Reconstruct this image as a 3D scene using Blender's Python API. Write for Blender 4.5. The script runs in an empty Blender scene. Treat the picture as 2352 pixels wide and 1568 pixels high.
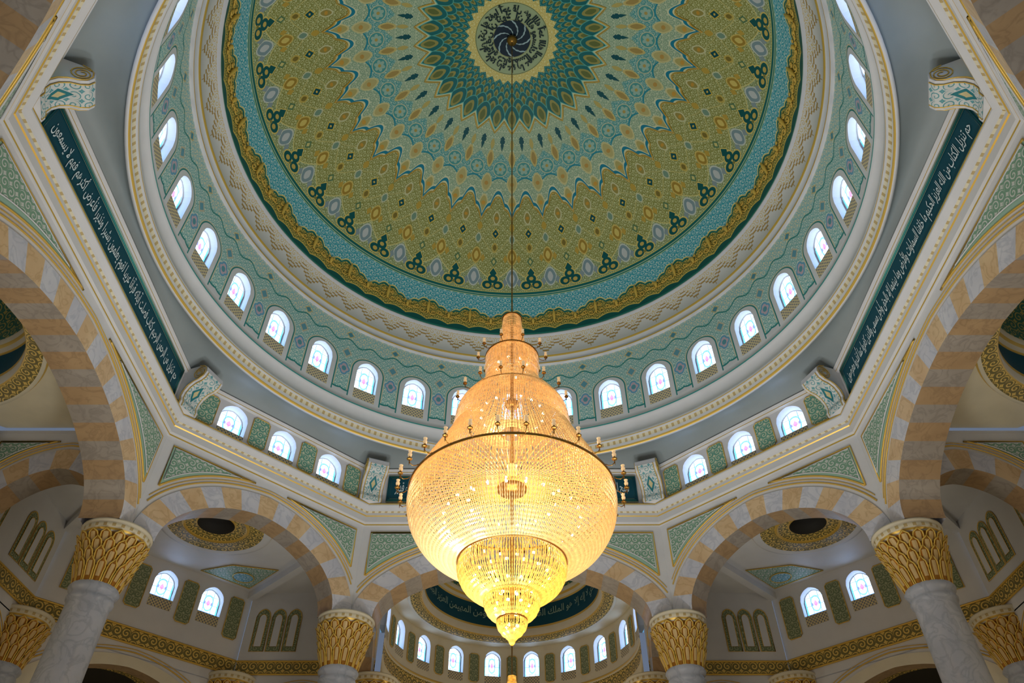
import bpy, math, random
from mathutils import Vector, Matrix
random.seed(4)
pi=math.pi; sin=math.sin; cos=math.cos; rad=math.radians
scene=bpy.context.scene
COL=scene.collection
try:
    scene.view_settings.view_transform='Standard'; scene.view_settings.look='None'
except Exception as e: print(e)

# ---------------------------------------------------------------- node helpers
def lin(c):
    r=[]
    for x in c[:3]:
        x=x/255.0
        r.append(x/12.92 if x<=0.04045 else ((x+0.055)/1.055)**2.4)
    return (r[0],r[1],r[2],1.0)
class S:
    def __init__(s,g,sock): s.g=g; s.k=sock
    def __add__(a,b): return a.g.m('ADD',a,b)
    __radd__=__add__
    def __sub__(a,b): return a.g.m('SUBTRACT',a,b)
    def __rsub__(a,b): return a.g.m('SUBTRACT',b,a)
    def __mul__(a,b): return a.g.m('MULTIPLY',a,b)
    __rmul__=__mul__
    def __truediv__(a,b): return a.g.m('DIVIDE',a,b)
    def __lt__(a,b): return a.g.m('LESS_THAN',a,b)
    def __gt__(a,b): return a.g.m('GREATER_THAN',a,b)
class G:
    def __init__(s,name,rough=.6,metal=0.0,spec=.3):
        s.mat=bpy.data.materials.new(name); s.mat.use_nodes=True
        s.nt=s.mat.node_tree; s.b=s.nt.nodes['Principled BSDF']
        s.b.inputs['Roughness'].default_value=rough; s.b.inputs['Metallic'].default_value=metal
        s.b.inputs['Specular IOR Level'].default_value=spec
    def m(s,op,*a):
        n=s.nt.nodes.new('ShaderNodeMath'); n.operation=op
        for i,x in enumerate(a):
            if isinstance(x,S): s.nt.links.new(x.k,n.inputs[i])
            else: n.inputs[i].default_value=x
        return S(s,n.outputs[0])
    def fr(s,a): return s.m('FRACT',a)
    def fl(s,a): return s.m('FLOOR',a)
    def ab(s,a): return s.m('ABSOLUTE',a)
    def mx(s,a,b): return s.m('MAXIMUM',a,b)
    def mn(s,a,b): return s.m('MINIMUM',a,b)
    def sq(s,a): return s.m('SQRT',a)
    def sn(s,a): return s.m('SINE',a)
    def cs(s,a): return s.m('COSINE',a)
    def uv(s):
        n=s.nt.nodes.new('ShaderNodeUVMap'); n.uv_map='UVMap'
        p=s.nt.nodes.new('ShaderNodeSeparateXYZ'); s.nt.links.new(n.outputs[0],p.inputs[0])
        return S(s,p.outputs[0]),S(s,p.outputs[1])
    def mix(s,f,a,b):
        n=s.nt.nodes.new('ShaderNodeMix'); n.data_type='RGBA'
        for i,x in ((0,f),(6,a),(7,b)):
            if isinstance(x,S): s.nt.links.new(x.k,n.inputs[i])
            elif i==0: n.inputs[0].default_value=x
            else: n.inputs[i].default_value=x if len(x)==4 else lin(x)
        return S(s,n.outputs[2])
    def noise(s,scale,detail=4,dist=0.0):
        n=s.nt.nodes.new('ShaderNodeTexNoise'); n.inputs['Scale'].default_value=scale
        n.inputs['Detail'].default_value=detail; n.inputs['Distortion'].default_value=dist
        t=s.nt.nodes.new('ShaderNodeTexCoord'); s.nt.links.new(t.outputs['Object'],n.inputs['Vector'])
        return S(s,n.outputs[0])
    def scroll(s,u,v,k=3.0,w=.17):
        fu=s.fr(u)-.5; fv=s.fr(v)-.5
        par=s.fr((s.fl(u)+s.fl(v))*.5)*4-1
        a=s.m('ARCTAN2',fv,fu*par)*(1/(2*pi))
        r=s.sq(fu*fu+fv*fv)
        ln=(s.ab(s.fr(r*k*2+a)-.5)<w)*(r<.46)
        return s.mx(ln,(s.ab(r-.62)<.07))
    def color(s,c):
        if isinstance(c,S): s.nt.links.new(c.k,s.b.inputs['Base Color'])
        else: s.b.inputs['Base Color'].default_value=lin(c)
    def inp(s,name,v):
        if isinstance(v,S): s.nt.links.new(v.k,s.b.inputs[name])
        else: s.b.inputs[name].default_value=v
    def bump(s,h,strength=.4,dist=.05):
        n=s.nt.nodes.new('ShaderNodeBump'); n.inputs['Strength'].default_value=strength; n.inputs['Distance'].default_value=dist
        s.nt.links.new(h.k,n.inputs['Height']); s.nt.links.new(n.outputs[0],s.b.inputs['Normal'])

def plain(name,c,rough=.6,metal=0,em=0,emc=None,var=.0):
    g=G(name,rough,metal)
    if var:
        n=g.noise(1.3,3); g.color(g.mix(n,tuple(x*(1-var) for x in c),tuple(min(255,x*(1+var)) for x in c)))
    else: g.color(c)
    if em:
        g.b.inputs['Emission Color'].default_value=lin(emc or c); g.b.inputs['Emission Strength'].default_value=em
    return g.mat

WHITE=plain('white_plaster',(214,213,212),.55,var=.03)
CREAM=plain('cream_plaster',(220,210,182),.6,var=.04)
SOFFIT=plain('grey_soffit',(144,152,152),.4,var=.03)
GOLD=plain('gold_leaf',(222,182,84),.35,.3)
CREST=plain('gilded_plaster',(228,190,88),.4,.0)
GOLDD=plain('antique_gold',(164,112,38),.35,.4)
CELL=plain('pale_gold_leaf_cells',(206,176,120),.45,.1)
TEALD=plain('dark_teal_paint',(8,72,86),.5)
TEAL=plain('teal_paint',(70,160,152),.5)
GREENL=plain('pale_green_paint',(158,190,168),.5)
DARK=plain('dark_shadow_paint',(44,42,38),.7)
BRASS=plain('brass',(150,112,50),.3,.8)
LETTER=plain('white_lettering',(225,238,238),.5)
LETTERG=plain('pale_green_lettering',(150,176,160),.5)
LETTERD=plain('dark_lettering',(8,40,44),.5)

def marble(name,a,b,c,k=.45):
    g=G(name,.35)
    n=g.noise(1.6,6,1.2); v=1.0-g.m('MINIMUM',g.ab(n-.5)*16,1.0)
    n2=g.noise(.9,5,.5)
    g.color(g.mix(v*k,g.mix(g.m('MULTIPLY_ADD',n2,2.2,-.6),a,b),c))
    return g.mat
MARB_W=marble('white_marble',(214,212,214),(192,192,200),(160,164,176),.45)
MARB_B=marble('beige_marble',(222,194,152),(204,170,126),(176,138,94),.45)
MARB_G=marble('grey_marble',(186,188,194),(166,170,178),(132,138,148),.4)
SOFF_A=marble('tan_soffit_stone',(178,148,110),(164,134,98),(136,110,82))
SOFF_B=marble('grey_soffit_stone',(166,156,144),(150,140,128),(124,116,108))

def scrollmat(name,bg,fg,s=2.2,k=2.0,w=.17,bumpy=True,metal=0):
    g=G(name,.55,metal); u,v=g.uv(); m=g.scroll(u*s,v*s,k,w); g.color(g.mix(m,bg,fg))
    if bumpy: g.bump(m,.4,.03)
    return g.mat
SPAND=scrollmat('green_grey_arabesque',(124,160,134),(206,208,198),2.8,1.5)
GOLDSC=scrollmat('gold_arabesque',(122,110,60),(226,192,100),2.2,1.5,.2)
OLIVE=scrollmat('olive_arabesque',(116,128,94),(170,172,134),3.0,1.5)
BLUESC=scrollmat('light_blue_arabesque',(104,160,170),(186,204,206),2.6,1.5)
PANEL=scrollmat('green_panel_arabesque',(104,156,134),(204,208,176),2.8,1.5)
def latticemat():
    g=G('gold_lattice',.5); u,v=g.uv(); a=(u+v)*5.5; b=(u-v)*5.5
    m=g.mx(g.ab(g.fr(a)-.5)<.13,g.ab(g.fr(b)-.5)<.13)
    m=g.mx(m,g.ab(g.fr(u*11)-.5)<.1)
    g.color(g.mix(m,(124,124,128),(222,204,152))); return g.mat
LATT=latticemat()
def beadmat():
    g=G('bead_moulding',.5); u,v=g.uv(); r=g.ab(g.fr(u*3.2)-.5)
    m=r<.3
    g.color(g.mix(m,(190,166,112),(222,212,180))); g.bump(m,.6,.05); return g.mat
BEAD=beadmat()

def drummat():
    g=G('drum_wall_arabesque',.55); x,z=g.uv()
    zc=z-26.4
    zz=g.mx(zc,0.0); q=g.sq(x*x+zz*zz)
    bg=g.mix(g.scroll(x*3.8,z*3.8,1.5,.19),(124,182,178),(216,226,212))
    top=g.mix(g.scroll(x*2.9+.5,z*2.9,1.5,.19),(150,198,198),(230,222,186))
    c=g.mix(z>28.0,bg,top)
    px=1.34-g.ab(x)
    d=g.sq(px*px*1.6+(z-26.1)*(z-26.1))
    an=g.m('ARCTAN2',z-26.1,px); ro=g.ab(g.cs(an*2))*.1
    c=g.mix(d<(.38+ro),c,(208,214,200)); c=g.mix(d<(.34+ro),c,(104,164,192)); c=g.mix(d<(.22+ro),c,(196,176,186)); c=g.mix(d<.16,c,(90,152,164))
    d2=g.ab(px)+g.ab(z-27.2)*.8
    c=g.mix(d2<.3,c,(196,190,160)); c=g.mix(d2<.2,c,(100,158,174))
    c=g.mix(q<.98,c,(210,202,172)); c=g.mix(q<.92,c,(40,132,126)); c=g.mix(q<.85,c,(214,214,214))
    w=g.ab(z-(28.0+.16*g.cs(x*2*pi/1.34)))
    c=g.mix((w<.045),c,(50,138,130))
    d3=g.ab(px)+g.ab(z-28.5); c=g.mix(d3<.26,c,(206,190,130)); c=g.mix(d3<.18,c,(80,146,164))
    foot=24.75+g.m('POWER',g.ab(px-.28),2.0)*.9
    c=g.mix((z<foot)*(q>.92),c,(206,206,206)); c=g.mix((g.ab(z-foot)<.05)*(q>.88),c,(40,132,126))
    g.color(c); return g.mat
DRUM=drummat()

def friezemat():
    g=G('stalactite_frieze',.55); x,z=g.uv()
    t=g.ab(g.fr(x)-.5)*2
    st=g.fl(t*4)*.25
    y1=.22+st*.5
    l1=g.ab(z-y1)<.04
    l2=(g.ab(z-(y1+.17))<.03)
    vert=(g.ab(g.fr(t*4)-.02)<.09)*(g.ab(z-(y1-.06))<.1)
    sc=g.scroll(x*4,z*3,1.5,.17)
    c=g.mix((z>(y1+.2))*sc,(210,208,202),(206,182,118))
    m=g.mx(g.mx(l1,l2),vert)
    c=g.mix(m,c,(170,138,74)); g.color(c); g.bump(m,.5,.05); return g.mat
FRIEZE=friezemat()

def domemat():
    g=G('painted_dome_arabesque',.5); u,P=g.uv()
    W=g.cs(P*(pi/180))*2.539
    xh=(g.fr(u)-.5); X=xh*W; t=g.ab(xh)*2
    xi=(g.fr(u+.5)-.5); Xi=xi*W
    Pm=P*.2
    def Y(p): return (P-p)*.205
    sc=g.scroll(u*7,Pm*3.3,1.5,.17)
    ogz=26.5-g.ab(g.sn(u*pi))*4.5
    c=g.mix(P<ogz,g.mix(sc,(156,154,78),(216,216,160)),g.mix(sc,(146,158,104),(212,218,172)))
    def disc(c,X,p,r,col,sx=1.0,sy=1.0):
        y=Y(p)*sy; xx=X*sx
        return g.mix((xx*xx+y*y)<r*r,c,col)
    def dia(c,X,p,a,b,col):
        return g.mix((g.ab(X)/a+g.ab(Y(p))/b)<1.0,c,col)
    def petal(c,X,p,a,b,col):
        y=Y(p)/b; xx=X/a
        return g.mix((xx*xx+g.m('POWER',g.ab(y),1.25))<1.0,c,col)
    c=g.mix(g.ab(P-ogz)<.22,c,(226,214,140))
    og=g.ab(P-(33+g.cs(u*2*pi)*2.4)); c=g.mix(og<.18,c,(216,204,130))
    og=g.ab(P-(38.2+g.cs(u*2*pi)*-1.6)); c=g.mix(og<.15,c,(206,198,130))
    c=petal(c,Xi,22.0,.40,.68,(214,218,206)); c=petal(c,Xi,22.0,.34,.57,(140,162,168)); c=petal(c,Xi,22,.17,.36,(210,212,210))
    for sg in (-1,1): c=dia(c,Xi+sg*.44,20.6,.16,.3,(150,166,170))
    c=petal(c,Xi,29.3,.32,.56,(224,196,104)); c=petal(c,Xi,29.3,.26,.46,(178,142,54)); c=petal(c,Xi,29.3,.14,.28,(230,204,110))
    for sg in (-1,1): c=dia(c,Xi+sg*.42,28.6,.14,.28,(206,168,70))
    c=dia(c,X,27.6,.2,.32,(96,130,90)); c=dia(c,X,27.6,.1,.18,(220,206,130))
    c=petal(c,X,32.2,.2,.32,(210,184,90)); c=petal(c,X,32.2,.12,.2,(140,120,50))
    c=petal(c,Xi,34.9,.2,.34,(214,214,176)); c=petal(c,Xi,34.9,.14,.25,(130,160,136))
    c=dia(c,X,36.6,.27,.38,(226,196,84)); c=dia(c,X,36.6,.2,.29,(4,84,90)); c=disc(c,X,36.6,.06,(226,196,90))
    c=petal(c,X,41.4,.24,.44,(218,214,164)); c=petal(c,X,41.4,.17,.33,(170,152,76)); c=disc(c,X,41.4,.1,(214,160,60))
    c=petal(c,Xi,38.6,.16,.26,(206,170,70))
    for (r,col) in ((.37,(232,206,110)),(.3,(4,92,92))):
        c=g.mix(((X-.33)*(X-.33)+Y(19.6)*Y(19.6))<r*r,c,col); c=g.mix(((X+.33)*(X+.33)+Y(19.6)*Y(19.6))<r*r,c,col)
        c=disc(c,X,21.8,r,col)
        c=dia(c,X,23.8,r*.75,r*1.2,col)
    c=disc(c,X+.3,19.5,.14,(214,184,94)); c=disc(c,X-.3,19.5,.14,(214,184,94)); c=disc(c,X,21.9,.13,(214,184,94)); c=disc(c,X,19.2,.1,(140,134,70))
    # border bands at the springing
    lt=g.mix(g.scroll(u*6,Pm*3.0,1.5,.2),(60,172,190),(196,226,222))
    c=g.mix(P<17.4,c,(214,204,116)); c=g.mix(P<17.1,c,(12,108,106)); c=g.mix(P<16.3,c,(182,204,166)); c=g.mix(P<16.0,c,(20,128,124)); c=g.mix(P<15.6,c,(190,206,150)); c=g.mix(P<15.3,c,lt)
    edge=5.9+g.ab(g.cs(u*pi))*3.2+g.ab(g.sn(u*4*pi))*.9
    gs=g.mix(g.scroll(u*8,Pm*4.4,1.5,.24),(84,104,52),(236,204,106))
    c=g.mix(P<(edge+.7),c,(238,220,140)); c=g.mix(P<(edge+.2),c,(8,112,106)); c=g.mix(P<(edge-.5),c,gs)
    e2=1.9+g.ab(g.sn(u*2*pi))*1.1
    c=g.mix(P<(e2+.4),c,(226,196,96)); c=g.mix(P<e2,c,(4,92,88)); c=g.mix(P<.8,c,(40,136,122))
    # great star
    Pb=48.6-t*7.2+g.ab(g.sn(t*2*pi))*1.0
    scz=g.scroll(u*6+.5,Pm*2.8,1.5,.15)
    cz=g.mix(scz,(164,190,154),(216,224,190))
    cz=petal(cz,Xi,45.4,.3,.6,(226,216,156)); cz=petal(cz,Xi,45.4,.23,.48,(196,182,110)); cz=disc(cz,Xi,45.6,.13,(220,168,70))
    bandl=50.6+g.ab(g.sn(u*pi))*2.6
    inb=(P>bandl)*(P<(60.2-g.ab(g.cs(u*pi))*2.6))
    cz=g.mix(inb,cz,g.mix(g.scroll(u*6,Pm*3,1.5,.17),(96,172,168),(190,216,196)))
    cz=g.mix(g.ab(P-bandl)<.25,cz,(40,150,166))
    cz=petal(cz,Xi,51.6,.34,.56,(222,212,150)); cz=petal(cz,Xi,51.6,.26,.44,(204,190,124)); cz=disc(cz,Xi,51.4,.12,(206,160,80))
    cz=disc(cz,X,55.6,.44,(210,214,176)); cz=disc(cz,X,55.6,.39,(84,166,162)) 
    an=g.m('ARCTAN2',Y(55.6),X); rr=g.sq(X*X+Y(55.6)*Y(55.6))
    cz=g.mix(rr<(.2+.12*g.ab(g.cs(an*3))),cz,(170,204,184)); cz=disc(cz,X,55.6,.09,(196,170,90))
    cz=petal(cz,Xi,58.4,.22,.5,(220,200,124)); cz=petal(cz,Xi,58.4,.14,.36,(186,156,86))
    cz=disc(cz,X,63.2,.15,(8,88,94)); cz=dia(cz,X,62.2,.1,.34,(8,88,94)); cz=dia(cz,X,64.0,.15,.16,(8,88,94))
    cz=petal(cz,Xi,62.4,.12,.3,(206,186,106))
    dp=P-Pb
    c=g.mix(dp>-1.0,c,(242,234,176)); c=g.mix(dp>-.1,c,(20,138,164)); c=g.mix(dp>.9,c,(232,232,190)); c=g.mix(dp>1.4,c,cz)
    # inner star : layered petals
    Ps=69.6-t*3.4
    ci=g.mix(g.scroll(u*3,Pm*3,1.5,.12),(10,108,110),(34,134,130))
    for (p,XX,a,b) in ((78.3,Xi,.14,.26),(77.4,X,.18,.34),(76.4,Xi,.21,.4),(75.1,X,.27,.5),(73.5,Xi,.34,.58),(71.6,X,.42,.66),(69.3,Xi,.5,.76)):
        ci=petal(ci,XX,p,a,b,(92,176,160)); ci=petal(ci,XX,p,a*.9,b*.93,(14,112,112)); ci=petal(ci,XX,p,a*.5,b*.62,(166,158,84)); ci=petal(ci,XX,p,a*.3,b*.4,(110,120,60))
    d2=P-Ps
    c=g.mix(d2>-.7,c,(236,228,170)); c=g.mix(d2>-.1,c,(110,196,184)); c=g.mix(d2>.3,c,ci)
    # central disc
    Pd=79.4-t*1.1
    c=g.mix(P>Pd,c,g.mix(g.scroll(u*1.0,Pm*5,1.5,.15),(224,202,112),(238,226,156)))
    c=g.mix(P>80.9,c,(120,130,80)); c=g.mix(P>81.1,c,(172,186,140))
    c=g.mix(P>85.2,c,(160,160,100)); 
    ra=g.ab(g.fr(u*.25+Pm*1.9)-.5)
    ck=g.mix((ra<(.05+g.ab(g.sn(Pm*20))*.06)),(6,36,52),(166,190,190))
    c=g.mix(P>85.4,c,ck); c=g.mix(P>89.1,c,(150,120,60))
    g.color(c)
    return g.mat
DOME=domemat()

def smalldomemat():
    g=G('small_dome_arabesque',.5); u,v=g.uv()
    m=g.scroll(u*2,v*2,1.5,.17); t=g.ab(g.fr(u)-.5)*2
    c=g.mix(m,(60,110,96),(180,164,96)); c=g.mix(g.ab(v-.6-t*.5)<.08,c,(214,190,100)); g.color(c); return g.mat
SDOME=smalldomemat()

def glassmat():
    g=G('stained_glass',.2); x,z=g.uv()
    ax=g.ab(x)
    lines=g.mx(g.ab(ax-.36)<.03, g.ab(g.fr(z*2.2)-.5)<.035)
    r=g.sq(x*x+(z-.75)*(z-.75))
    c=g.mix(lines,(190,218,255),(96,146,225))
    c=g.mix((g.ab(r-.42)<.05),c,(90,146,230))
    c=g.mix((ax+g.ab(z-.75))<.2,c,(220,100,145)); c=g.mix((g.ab(ax-.3)+g.ab(z-.75))<.1,c,(100,100,225))
    c=g.mix(ax>.82,c,(70,180,245)); c=g.mix(z<.14,c,(70,180,245))
    g.color((60,80,110)); g.nt.links.new(c.k,g.b.inputs['Emission Color'])
    st=1.0-lines*.5
    g.inp('Emission Strength',st*4.2); return g.mat
GLASS=glassmat()

# ---------------------------------------------------------------- mesh helpers
class MB:
    def __init__(s): s.v=[];s.f=[];s.m=[];s.uv=[];s.sm=[]
    def face(s,pts,mat=0,uvs=None,smooth=False):
        i=len(s.v); s.v+= [tuple(p) for p in pts]; s.f.append(tuple(range(i,i+len(pts)))); s.m.append(mat)
        s.uv.append(uvs if uvs else [(0,0)]*len(pts)); s.sm.append(smooth)
    def build(s,name,mats,merge=True):
        me=bpy.data.meshes.new(name); me.from_pydata(s.v,[],s.f)
        for m in mats: me.materials.append(m)
        me.polygons.foreach_set('material_index',s.m); me.polygons.foreach_set('use_smooth',s.sm)
        l=me.uv_layers.new(name='UVMap'); fl=[]
        for u in s.uv:
            for a in u: fl+= [a[0],a[1]]
        l.data.foreach_set('uv',fl)
        if merge:
            import bmesh
            bm=bmesh.new(); bm.from_mesh(me); bmesh.ops.remove_doubles(bm,verts=bm.verts,dist=.0005); bm.to_mesh(me); bm.free()
        me.update(); return me
def obj(name,data,label=None,cat=None,kind=None,parent=None,loc=None,mat=None,group=None):
    o=bpy.data.objects.new(name,data); COL.objects.link(o)
    if label:o['label']=label
    if cat:o['category']=cat
    if kind:o['kind']=kind
    if group:o['group']=group
    if mat is not None:o.matrix_world=mat
    if loc is not None:o.location=loc
    if parent:o.parent=parent
    return o
def struct(name,data,label,cat,mat=None): return obj(name,data,label,cat,'structure',mat=mat)

def FR(a,dist):   # a in degrees, 0 = +y ; local x=s, y=outward, z
    a=rad(a); n=Vector((sin(a),cos(a),0)); t=Vector((cos(a),-sin(a),0))
    M=Matrix(((t.x,n.x,0,n.x*dist),(t.y,n.y,0,n.y*dist),(0,0,1,0),(0,0,0,1))); return M
def mapper(M): return lambda s,z,d=0: M@Vector((s,d,z))
def quad(mb,f,s0,s1,z0,z1,d,mat,uo=0,d1=None):
    d1=d if d1 is None else d1
    mb.face([f(s0,z0,d),f(s1,z0,d),f(s1,z1,d1),f(s0,z1,d1)],mat,[(s0-uo,z0),(s1-uo,z0),(s1-uo,z1),(s0-uo,z1)])
def tube(mb,pts,r,sides=5,mat=0,closed=False,rf=None,smooth=True):
    n=len(pts); pts=[Vector(p) for p in pts]; rings=[]
    for i in range(n):
        if closed: tg=pts[(i+1)%n]-pts[i-1]
        else: tg=pts[min(i+1,n-1)]-pts[max(i-1,0)]
        if tg.length<1e-9: tg=Vector((0,0,1))
        tg.normalize(); up=Vector((0,0,1)) if abs(tg.z)<.95 else Vector((1,0,0))
        a=tg.cross(up).normalized(); b=tg.cross(a)
        rr=rf(i) if rf else r
        rings.append([pts[i]+(a*cos(2*pi*k/sides)+b*sin(2*pi*k/sides))*rr for k in range(sides)])
    base=len(mb.v)
    for rg in rings: mb.v+=[tuple(p) for p in rg]
    for i in range(n if closed else n-1):
        j=(i+1)%n
        for k in range(sides):
            k2=(k+1)%sides
            mb.f.append((base+i*sides+k,base+i*sides+k2,base+j*sides+k2,base+j*sides+k)); mb.m.append(mat); mb.uv.append([(0,0)]*4); mb.sm.append(smooth)
def lathe(mb,prof,seg=64,cx=0,cy=0,ucells=None,smooth=True,a0=0,a1=360,vmap=None):
    dist=0
    for i in range(len(prof)-1):
        r0,z0,m=prof[i]; r1,z1,_=prof[i+1]; L=math.hypot(r1-r0,z1-z0)
        for k in range(seg):
            t0=rad(a0+(a1-a0)*k/seg); t1=rad(a0+(a1-a0)*(k+1)/seg)
            P=[(cx+r0*sin(t0),cy+r0*cos(t0),z0),(cx+r0*sin(t1),cy+r0*cos(t1),z0),(cx+r1*sin(t1),cy+r1*cos(t1),z1),(cx+r1*sin(t0),cy+r1*cos(t0),z1)]
            if ucells: ua,ub=ucells*t0/(2*pi),ucells*t1/(2*pi)
            else: ua,ub=t0*max(r0,r1),t1*max(r0,r1)
            if vmap: va,vb=vmap(i)
            else: va,vb=dist,dist+L
            if r1<1e-6: mb.face(P[:3],m,[(ua,va),(ub,va),(ub,vb)],smooth)
            elif r0<1e-6: mb.face([P[0],P[2],P[3]],m,[(ua,va),(ub,vb),(ua,vb)],smooth)
            else: mb.face(P,m,[(ua,va),(ub,va),(ub,vb),(ua,vb)],smooth)
        dist+=L
def annulus(mb,cx,cy,rin,rout,z0,z1,seg,mat,steps=1,bulge=0,smooth=False):
    for k in range(seg):
        t0=2*pi*k/seg; t1=2*pi*(k+1)/seg
        for j in range(steps):
            q0=j/steps; q1=(j+1)/steps
            def pt(t,q):
                ro=rout(t); r=rin+(ro-rin)*q
                return (cx+r*sin(t),cy+r*cos(t),z0+(z1-z0)*q+bulge*sin(pi*q))
            P=[pt(t0,q0),pt(t1,q0),pt(t1,q1),pt(t0,q1)]
            mb.face(P,mat,[(p[0],p[1]) for p in P],smooth)

# arch heights ------------------------------------------------------
SPR=14.6; TOP=19.4
def archpt(a,b,ph): return (a*cos(ph), b*(.93*sin(ph)+.07*(1-abs(cos(ph)))))
def arch_wall(mb,M,half,spring=SPR,bo=3.8,bi=2.85,ai=1.0,top=TOP,th=1.5,nv=21,mats=(1,2,3,4),panels=True,cs=0,soff=None):
    f0=mapper(M); f=lambda s,z,d=0: f0(s+cs,z,d)
    N=400; L=[0]; pr=archpt(half,bo,0)
    for i in range(1,N+1):
        p=archpt(half,bo,pi*i/N); L.append(L[-1]+math.hypot(p[0]-pr[0],p[1]-pr[1])); pr=p
    sub=6; tot=nv*sub; phs=[]; j=0
    for k in range(tot+1):
        tl=L[-1]*k/tot
        while j<N and L[j+1]<tl: j+=1
        q=(tl-L[j])/max(1e-9,L[j+1]-L[j]) if j<N else 0
        phs.append(pi*(j+q)/N)
    for k in range(tot):
        a,b=phs[k],phs[k+1]; vi=(k//sub)%2
        o0,o1=archpt(half,bo,a),archpt(half,bo,b); i0,i1=archpt(half-ai,bi,a),archpt(half-ai,bi,b)
        for d in (-.06,th+.06):
            mb.face([f(i0[0],spring+i0[1],d),f(i1[0],spring+i1[1],d),f(o1[0],spring+o1[1],d),f(o0[0],spring+o0[1],d)],mats[vi])
        mb.face([f(i0[0],spring+i0[1],-.06),f(i1[0],spring+i1[1],-.06),f(i1[0],spring+i1[1],th+.06),f(i0[0],spring+i0[1],th+.06)],mats[2+vi])
        mb.face([f(o0[0],spring+o0[1],-.06),f(o1[0],spring+o1[1],-.06),f(o1[0],spring+o1[1],0),f(o0[0],spring+o0[1],0)],mats[vi])
        for d in (0,th):
            mb.face([f(o0[0],spring+o0[1],d),f(o1[0],spring+o1[1],d),f(o1[0],top,d),f(o0[0],top,d)],0)
    for off,r,mt in ((.2,.035,5),(.34,.02,5)):
        path=[]
        for k in range(2,63):
            ph=pi*k/64; p=archpt(half,bo,ph); nn=Vector((bo*cos(ph),half*sin(ph))).normalized()
            x=p[0]+nn.x*off; z=p[1]+nn.y*off
            if abs(x)<half-.12: path.append(f(x,spring+z,-.03))
        tube(mb,path,r,4,mt)
    if panels:
        for sg in (1,-1):
            zt=top-.6; sm=half-.4; pl=[]
            for k in range(0,80):
                ph=pi/2*k/80; p=archpt(half,bo,ph); nn=Vector((bo*cos(ph),half*sin(ph))).normalized()
                x=p[0]+nn.x*.5; z=spring+p[1]+nn.y*.5
                if x<sm and z<zt: pl.append((x,z))
            if len(pl)<4: continue
            pl=pl[::2]+[pl[-1]]
            poly=[(sm,zt),(sm,pl[0][1])]+pl+[(pl[-1][0]-.15,zt)]
            P=[f(sg*x,z,-.04) for x,z in poly]; mb.face(P,7,[(x,z) for x,z in poly])
            cx2,cz2=sm-.5,zt-.45
            P2=[(cx2+(x-cx2)*.8,cz2+(z-cz2)*.8) for x,z in poly]
            mb.face([f(sg*x,z,-.07) for x,z in P2],6,[(x,z) for x,z in P2])
            tube(mb,P,.045,4,5,True); tube(mb,[f(sg*x,z,-.08) for x,z in P2],.025,4,0,True)
WM=[WHITE,MARB_W,MARB_B,SOFF_A,SOFF_B,GOLD,SPAND,GREENL,LATT,PANEL,OLIVE,GOLDSC,TEAL,CREAM,DARK,BLUESC]
A=14.4; HC=7.2; AD=A*1.0607; HD=5.09

WSHAPE={}
def warch(t): return .85*math.sqrt(max(0,1-t*t))+.15*(1-abs(t))
def window_mesh(hw,hgt,rise):
    key=(hw,hgt,rise)
    if key in WSHAPE: return WSHAPE[key]
    mb=MB(); pts=[(-1,0),(1,0)]
    K=16
    for k in range(K+1):
        t=1-2*k/K; pts.append((t,(hgt-rise+rise*warch(t))/hw))
    mb.face([(x*hw,0,z*hw) for x,z in pts],0,[(x,z*1.5/(hgt/hw)) for x,z in pts])
    tube(mb,[(x*hw*.97,-.03,z*hw*.985+.02) for x,z in pts],.04,4,1,True)
    WSHAPE[key]=mb.build('window_mesh',[GLASS,WHITE],False); return WSHAPE[key]
WN=[0]
def add_window(M,cs,sill,hw,hgt,rise,depth,label):
    WN[0]+=1; me=window_mesh(hw,hgt,rise)
    o=struct('window_%d'%WN[0],me,label,'window',mat=M@Matrix.Translation((cs,depth,sill)))
def wcell(mb,f,s0,s1,z0,z1,cs,hw,sill,hgt,rise,depth,mw=0,mr=0,mlat=8,uo=None,latt=.5,cyl=False):
    uo=cs if uo is None else uo
    def q(a,b,c,d,m,n=1):
        for i in range(n):
            x0=a+(b-a)*i/n; x1=a+(b-a)*(i+1)/n; quad(mb,f,x0,x1,c,d,0,m,uo)
    q(s0,cs-hw,z0,z1,mw,2); q(cs+hw,s1,z0,z1,mw,2)
    q(cs-hw,cs+hw,z0,sill-latt,mw,4); q(cs-hw,cs+hw,sill-latt,sill,mlat,4)
    K=16; spring=sill+hgt-rise
    for k in range(K):
        t0=-1+2*k/K; t1=-1+2*(k+1)/K; a=cs+hw*t0;b=cs+hw*t1; za=spring+rise*warch(t0); zb=spring+rise*warch(t1)
        mb.face([f(a,za,0),f(b,zb,0),f(b,z1,0),f(a,z1,0)],mw,[(a-uo,za),(b-uo,zb),(b-uo,z1),(a-uo,z1)])
        mb.face([f(a,za,0),f(b,zb,0),f(b,zb,depth),f(a,za,depth)],mr)
        mb.face([f(a,sill,0),f(b,sill,0),f(b,sill,depth),f(a,sill,depth)],mr)
    for s in (cs-hw,cs+hw): mb.face([f(s,sill,0),f(s,spring,0),f(s,spring,depth),f(s,sill,depth)],mr)
def rpanel(mb,f,s,z0,z1,w,mat,mframe=5,arch=False,d=-.04,fr=.028):
    h=w/2
    if arch:
        pts=[(s-h,z0),(s+h,z0)]+[(s+h*(1-2*k/10),z1-w*.6+w*.6*warch(1-2*k/10)) for k in range(11)]
    else:
        c=.12
        pts=[(s-h+c,z0),(s+h-c,z0),(s+h,z0+c),(s+h,z1-c),(s+h-c,z1),(s-h+c,z1),(s-h,z1-c),(s-h,z0+c)]
    mb.face([f(x,z,d) for x,z in pts],mat,pts)
    tube(mb,[f(x,z,d) for x,z in pts],fr,4,mframe,True)

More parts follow.
